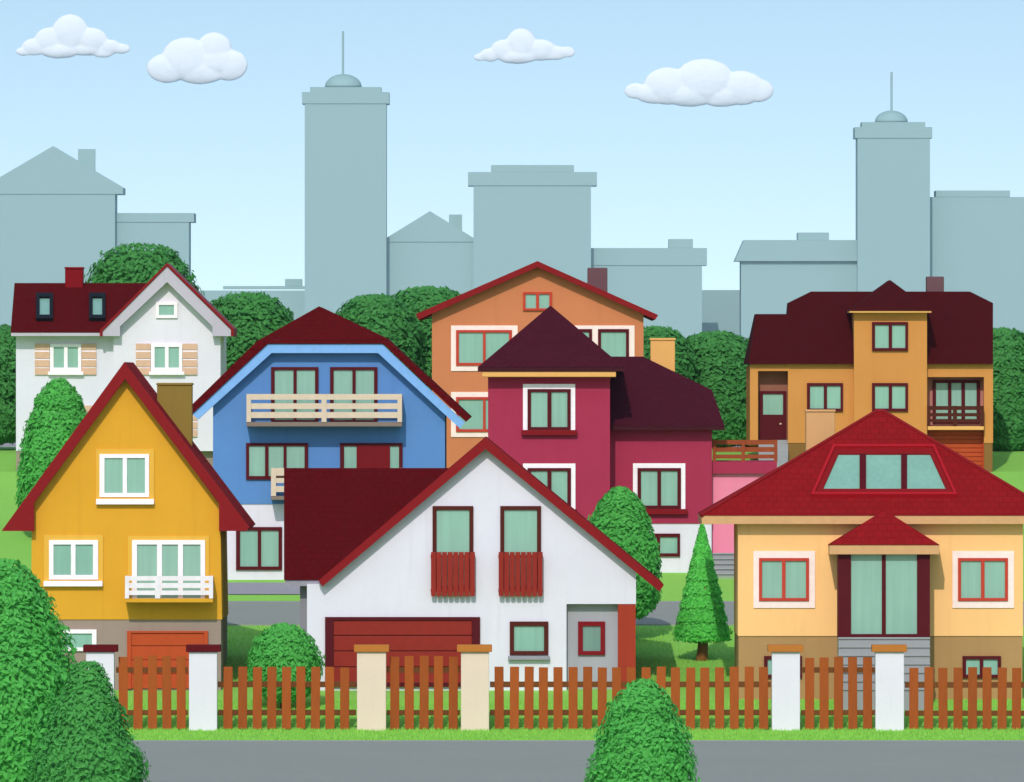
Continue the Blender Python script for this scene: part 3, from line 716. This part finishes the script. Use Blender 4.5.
for i, (cx, yt, yb, hw, Y, lab) in enumerate([
    (-8, 326, 446, 52, 412, 'dark green tree at the left edge beside the shuttered house'),
    (141, 245, 445, 62, 413, 'tallest dark green tree rising behind the shuttered house roof'),
    (246, 294, 450, 54, 414, 'dark green tree between the shuttered house and blue house roof'),
    (375, 296, 450, 48, 414, 'dark green tree just behind the right shoulder of the blue roof'),
    (428, 288, 450, 56, 416, 'dark green tree left of the terracotta house gable'),
    (655, 328, 450, 42, 413, 'dark green tree at the right wall of the terracotta house'),
    (716, 333, 450, 46, 414, 'dark green tree between the crimson wing roof and ochre house'),
    (758, 340, 450, 38, 416, 'dark green tree tucked behind the left end of the ochre house'),
    (1003, 330, 456, 36, 411, 'dark green tree at the right wall of the ochre house'),
    (1050, 331, 456, 44, 412, 'dark green tree cut by the right edge of the view')]):
    tree('background_tree', cx, yt, yb, hw, Y, BACKP, BACK, lab, 'tree', G, n=8000, size=.115, seed=20 + i, lump=.1, lfreq=1.3, k=2.0)
SPR = []
for i in range(61):
    t = i / 60; SPR.append((t, 0 if t in (0, 1) else (.03 + .93 * t ** .93) * (.90 + .13 * ((t * 8.5) % 1.0))))
tree('spruce_tree', 702, 525, 643, 31, 363.7, SPR, (76, 166, 74), 'small bright green spruce on the lawn left of the apricot house', n=9000, size=.06, seed=50, trunkw=.15, lump=.04, lfreq=3.0, k=2.3)

# ================================================================== GRASS BLADES
gb = bmesh.new(); rg = random.Random(5)
def blades(x0, x1, Ya, Yb, n, h):
    for i in range(n):
        Y = rg.uniform(Ya, Yb); x = rg.uniform(x0, x1); z = gz(Y); hh = h * rg.uniform(.5, 1.2); a = rg.uniform(0, 3.14)
        dx, dy = math.cos(a) * .012, math.sin(a) * .012; lx, ly = rg.uniform(-.5, .5) * hh, rg.uniform(-.5, .5) * hh
        gb.faces.new([gb.verts.new(p) for p in ((x - dx, Y - dy, z - .01), (x + dx, Y + dy, z - .01), (x + lx, Y + ly, z + hh))])
blades(-12.6, 12.6, 345.2, 354.9, 60000, .07)
blades(-12.8, 12.8, 357, 371.8, 30000, .07)
me = bpy.data.meshes.new('grass'); gb.to_mesh(me); gb.free(); me.materials.append(leafmat('grass blades', (156, 230, 96), v=.15))
o = bpy.data.objects.new('grass', me); C.objects.link(o); tag(o, 'short bright green lawn grass around the houses', 'grass', kind='stuff')

# ================================================================== FAR CITY
CITY = plaster('haze tinted city', (153, 192, 186), var=.02, bump=0.0, grime=.02)  # haze tint painted into the base colour, on top of the haze volume
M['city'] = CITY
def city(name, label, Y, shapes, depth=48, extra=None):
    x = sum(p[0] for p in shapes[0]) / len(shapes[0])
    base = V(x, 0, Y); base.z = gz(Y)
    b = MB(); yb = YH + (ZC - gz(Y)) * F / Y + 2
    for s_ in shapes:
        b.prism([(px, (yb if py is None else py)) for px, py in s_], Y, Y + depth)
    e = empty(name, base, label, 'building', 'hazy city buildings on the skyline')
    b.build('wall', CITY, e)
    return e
def rectp(x0, y0, x1, y1=None): return [(x0, y0), (x0, y1), (x1, y1), (x1, y0)]
e = city('gabled_building', 'hazy gabled silhouette with chimney at the left edge of the skyline', 8000.0, [[(-20, 190), (-20, None), (115, None), (115, 190)]])
MB().prism([(53, 146), (-29, 194), (123, 194), (123, 187.5)], 7999.5, 8052.0).build('roof', CITY, e)
MB().box(78, 149, 95, 185, 8016.0, 8024.0).build('chimney', CITY, e)
e = city('flat_roofed_block', 'hazy flat block with a cornice right of the gabled silhouette at left', 8008.0, [rectp(113, 215, 189)])
MB().box(113, 213, 194, 222, 8007.5, 8060.0).build('cornice', CITY, e)
e = city('low_city_block', 'long low hazy block with small roof box left of the taller tower', 8018.0, [rectp(180, 290.5, 330), rectp(223, 286, 330, 289)], 20)
MB().box(285, 279, 302, 285.8, 8022.0, 8038.0).build('roof_box', CITY, e)
def tower(label, x0, x1, c0, c1, s0, s1, cy0, cy1, sy, dcx, dr, dtop, ax, atop, Y):
    e = city('domed_tower', label, Y, [rectp(x0, cy1, x1)], 44)
    MB().box(c0, cy0, c1, cy1, Y - .5, Y + 46.4).build('cornice', CITY, e)
    MB().box(s0, sy, s1, cy0, Y - .2, Y + 42).build('parapet', CITY, e)
    b = MB(); Yc = Y + 22; cen = V(dcx, sy, Yc); R = m(dr, Yc); Hd = m(sy - dtop, Yc); rings = []
    for i in range(9):
        a = i / 9 * math.pi / 2
        rings.append([b.bm.verts.new((cen.x + math.cos(j / 28 * 6.2832) * R * math.cos(a), Yc + math.sin(j / 28 * 6.2832) * R * math.cos(a), cen.z + Hd * math.sin(a))) for j in range(28)])
    tp = b.bm.verts.new((cen.x, Yc, cen.z + Hd))
    for p, q in zip(rings, rings[1:]):
        for j in range(28): b.bm.faces.new((p[j], p[(j + 1) % 28], q[(j + 1) % 28], q[j]))
    for j in range(28): b.bm.faces.new((rings[-1][j], rings[-1][(j + 1) % 28], tp))
    b.bm.faces.new(rings[0][::-1]); b.build('dome', CITY, e, smooth=True)
    b = MB(); tube(b, V(ax, dtop + 2, Yc), V(ax, atop, Yc), m(1.1, Yc)); b.build('antenna', CITY, e)
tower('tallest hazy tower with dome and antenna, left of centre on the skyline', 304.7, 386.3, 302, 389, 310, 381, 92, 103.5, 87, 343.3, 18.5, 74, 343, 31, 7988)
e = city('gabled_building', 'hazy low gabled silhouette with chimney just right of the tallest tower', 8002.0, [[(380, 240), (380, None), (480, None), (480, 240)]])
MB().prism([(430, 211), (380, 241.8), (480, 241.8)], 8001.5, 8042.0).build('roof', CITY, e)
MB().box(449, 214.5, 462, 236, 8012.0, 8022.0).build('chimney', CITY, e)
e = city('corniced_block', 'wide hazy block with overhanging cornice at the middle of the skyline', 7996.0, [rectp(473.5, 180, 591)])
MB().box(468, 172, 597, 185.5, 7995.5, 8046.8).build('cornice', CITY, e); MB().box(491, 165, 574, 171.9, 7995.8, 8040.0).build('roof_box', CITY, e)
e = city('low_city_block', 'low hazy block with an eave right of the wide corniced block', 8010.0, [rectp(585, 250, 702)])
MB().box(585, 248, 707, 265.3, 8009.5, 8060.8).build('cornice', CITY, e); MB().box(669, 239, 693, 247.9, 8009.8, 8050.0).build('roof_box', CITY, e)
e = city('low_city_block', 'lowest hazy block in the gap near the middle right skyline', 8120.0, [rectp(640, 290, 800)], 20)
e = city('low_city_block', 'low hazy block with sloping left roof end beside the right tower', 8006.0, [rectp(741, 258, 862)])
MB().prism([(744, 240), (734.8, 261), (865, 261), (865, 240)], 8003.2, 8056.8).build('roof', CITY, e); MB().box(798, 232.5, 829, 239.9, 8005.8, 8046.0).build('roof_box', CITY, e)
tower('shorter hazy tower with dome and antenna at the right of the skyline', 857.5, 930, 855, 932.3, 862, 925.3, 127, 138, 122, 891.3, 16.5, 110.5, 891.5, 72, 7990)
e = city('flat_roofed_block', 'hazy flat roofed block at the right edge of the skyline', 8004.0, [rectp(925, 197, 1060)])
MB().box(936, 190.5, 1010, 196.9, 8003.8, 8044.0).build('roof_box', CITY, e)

# ================================================================== CLOUDS
CL, nt, bs = new_mat('cloud')
bs.inputs['Base Color'].default_value = (.97, .98, .99, 1); bs.inputs['Roughness'].default_value = 1; bs.inputs['Specular IOR Level'].default_value = 0
tp = nt.nodes.new('ShaderNodeBsdfTransparent'); gm_ = nt.nodes.new('ShaderNodeNewGeometry'); mx = nt.nodes.new('ShaderNodeMath'); mx.operation = 'MAXIMUM'; mx.inputs[1].default_value = .3
ms = nt.nodes.new('ShaderNodeMixShader'); nt.links.new(gm_.outputs['Backfacing'], mx.inputs[0]); nt.links.new(mx.outputs[0], ms.inputs[0])
nt.links.new(bs.outputs[0], ms.inputs[1]); nt.links.new(tp.outputs[0], ms.inputs[2]); nt.links.new(ms.outputs[0], [n for n in nt.nodes if n.type == 'OUTPUT_MATERIAL'][0].inputs[0])
def cloud(label, blobs, Y=13000):
    bm = bmesh.new(); cx = sum(b[0] for b in blobs) / len(blobs); cy = sum(b[1] for b in blobs) / len(blobs); cen = V(cx, cy, Y)
    for px, py, rx, ry in blobs:
        g = bmesh.ops.create_icosphere(bm, subdivisions=3, radius=1.0); p = V(px, py, Y) - cen
        for v in g['verts']: v.co = Vector((v.co.x * m(rx, Y), v.co.y * m((rx + ry) * .16, Y), v.co.z * m(ry, Y))) + p
    me = bpy.data.meshes.new('cloud'); bm.to_mesh(me); bm.free(); me.materials.append(CL)
    o = bpy.data.objects.new('cloud', me); C.objects.link(o); o.location = cen
    rm = o.modifiers.new('merge', 'REMESH'); rm.mode = 'VOXEL'; rm.voxel_size = 1.0; rm.use_smooth_shade = True
    sm = o.modifiers.new('soften', 'SMOOTH'); sm.iterations = 4; sm.factor = .5
    tx = bpy.data.textures.new('billow', 'CLOUDS'); tx.noise_scale = 11.0; tx.noise_depth = 3
    dm = o.modifiers.new('billows', 'DISPLACE'); dm.texture = tx; dm.strength = 1.0; dm.mid_level = .5
    tag(o, label, 'cloud', 'small white clouds in the sky')
cloud('white cloud at the upper left corner with a pointed top', [(70, 33, 19, 19), (50, 40, 16, 13), (90, 40, 18, 13), (34, 47, 13, 9), (24, 51.5, 9, 4.6), (108, 47, 14, 8), (121, 48.5, 10, 5.5), (60, 50, 22, 8.5), (84, 49, 20, 7), (103, 52, 12, 6)])
cloud('plump white cloud second from the left above the skyline', [(186, 59, 25, 22), (214, 49, 18, 17), (168, 68, 22, 15), (229, 65, 19, 16), (200, 71, 26, 13.5), (215, 62, 25, 15)])
cloud('small white cloud with a pointed top near the top centre', [(521, 45, 16, 17), (505, 50, 15, 11), (540, 50, 17, 11), (490, 55, 11, 7), (481, 57, 8, 4.3), (556, 53, 12, 7.5), (567, 52, 8.5, 6), (518, 56, 22, 8), (548, 55, 14, 5.5)])
cloud('widest white cloud, at the upper right', [(704, 81, 31, 22.5), (668, 86, 25, 19), (741, 88, 24, 17.5), (636, 91, 12, 8.3), (757, 90.5, 17, 12), (655, 93, 22, 11), (690, 93, 30, 14), (722, 94, 26, 13)])

# ================================================================== HAZE
HZ = bpy.data.materials.new('haze'); HZ.use_nodes = True; nt = HZ.node_tree; nt.nodes.clear()
out = nt.nodes.new('ShaderNodeOutputMaterial'); pv = nt.nodes.new('ShaderNodeVolumePrincipled')
pv.inputs['Color'].default_value = (.62, .80, .90, 1); pv.inputs['Density'].default_value = .00003; pv.inputs['Anisotropy'].default_value = 0.0
nt.links.new(pv.outputs[0], out.inputs['Volume'])
bm = bmesh.new(); bmesh.ops.create_cube(bm, size=1.0)
lo, hi = Vector((-5100, -70, ZC - 15.5)), Vector((5100, 9520, ZC + 262))
for v in bm.verts: v.co = Vector((lo.x if v.co.x < 0 else hi.x, lo.y if v.co.y < 0 else hi.y, lo.z if v.co.z < 0 else hi.z))
me = bpy.data.meshes.new('haze'); bm.to_mesh(me); bm.free(); me.materials.append(HZ)
hz = bpy.data.objects.new('haze', me); C.objects.link(hz); tag(hz, kind='stuff')

# ================================================================== CAMERA, LIGHT, SKY
cd = bpy.data.cameras.new('camera'); cam = bpy.data.objects.new('camera', cd); C.objects.link(cam)
cam.location = (0, 0, ZC); cam.rotation_euler = (math.pi / 2, 0, 0)
cd.sensor_width = 36; cd.lens = 36 * F / 1024; cd.clip_end = 30000; cd.clip_start = 1
cd.shift_y = (YH - 391) / 1024 * 1.0
SC.camera = cam
EL, AZ = math.radians(34), math.radians(-7)      # sun height; degrees to the right of straight behind the camera
sd = bpy.data.lights.new('sun', 'SUN'); sun = bpy.data.objects.new('sun', sd); C.objects.link(sun)
dirv = Vector((math.sin(AZ) * math.cos(EL), -math.cos(AZ) * math.cos(EL), math.sin(EL)))
sun.rotation_euler = dirv.to_track_quat('Z', 'Y').to_euler(); sd.energy = 2.45; sd.angle = math.radians(.6); sd.color = (1.0, .925, .90)
W = bpy.data.worlds.new('World'); SC.world = W; W.use_nodes = True; nt = W.node_tree
bg = nt.nodes['Background']; sky = nt.nodes.new('ShaderNodeTexSky'); sky.sky_type = 'NISHITA'; sky.sun_disc = False
sky.sun_elevation = EL; sky.sun_rotation = math.pi - AZ; sky.altitude = 100; sky.air_density = 1.0; sky.dust_density = .6; sky.ozone_density = 1.5
tc = nt.nodes.new('ShaderNodeTexCoord'); sp = nt.nodes.new('ShaderNodeSeparateXYZ'); cb = nt.nodes.new('ShaderNodeCombineXYZ')
ma = nt.nodes.new('ShaderNodeMath'); ma.operation = 'MULTIPLY_ADD'; ma.inputs[1].default_value = 4.0; ma.inputs[2].default_value = .085
nt.links.new(tc.outputs['Generated'], sp.inputs[0]); nt.links.new(sp.outputs[0], cb.inputs[0]); nt.links.new(sp.outputs[1], cb.inputs[1])
mn = nt.nodes.new('ShaderNodeMath'); mn.operation = 'MINIMUM'; mn.inputs[1].default_value = .035
nt.links.new(sp.outputs[2], mn.inputs[0]); nt.links.new(mn.outputs[0], ma.inputs[0])
m2 = nt.nodes.new('ShaderNodeMath'); m2.operation = 'MULTIPLY_ADD'; m2.inputs[1].default_value = .2
nt.links.new(sp.outputs[2], m2.inputs[0]); nt.links.new(ma.outputs[0], m2.inputs[2]); nt.links.new(m2.outputs[0], cb.inputs[2])
nm = nt.nodes.new('ShaderNodeVectorMath'); nm.operation = 'NORMALIZE'; nt.links.new(cb.outputs[0], nm.inputs[0])
nt.links.new(nm.outputs[0], sky.inputs[0]); nt.links.new(mixc(nt, 1.0, sky.outputs[0], (1.13, 1.09, .99, 1), 'MULTIPLY'), bg.inputs[0]); bg.inputs[1].default_value = .15

SC.view_settings.view_transform = 'Standard'; SC.view_settings.look = 'None'; SC.view_settings.exposure = 0.05; SC.view_settings.gamma = 1.0
SC.cycles.use_denoising = True; SC.cycles.max_bounces = 6; SC.cycles.volume_bounces = 0
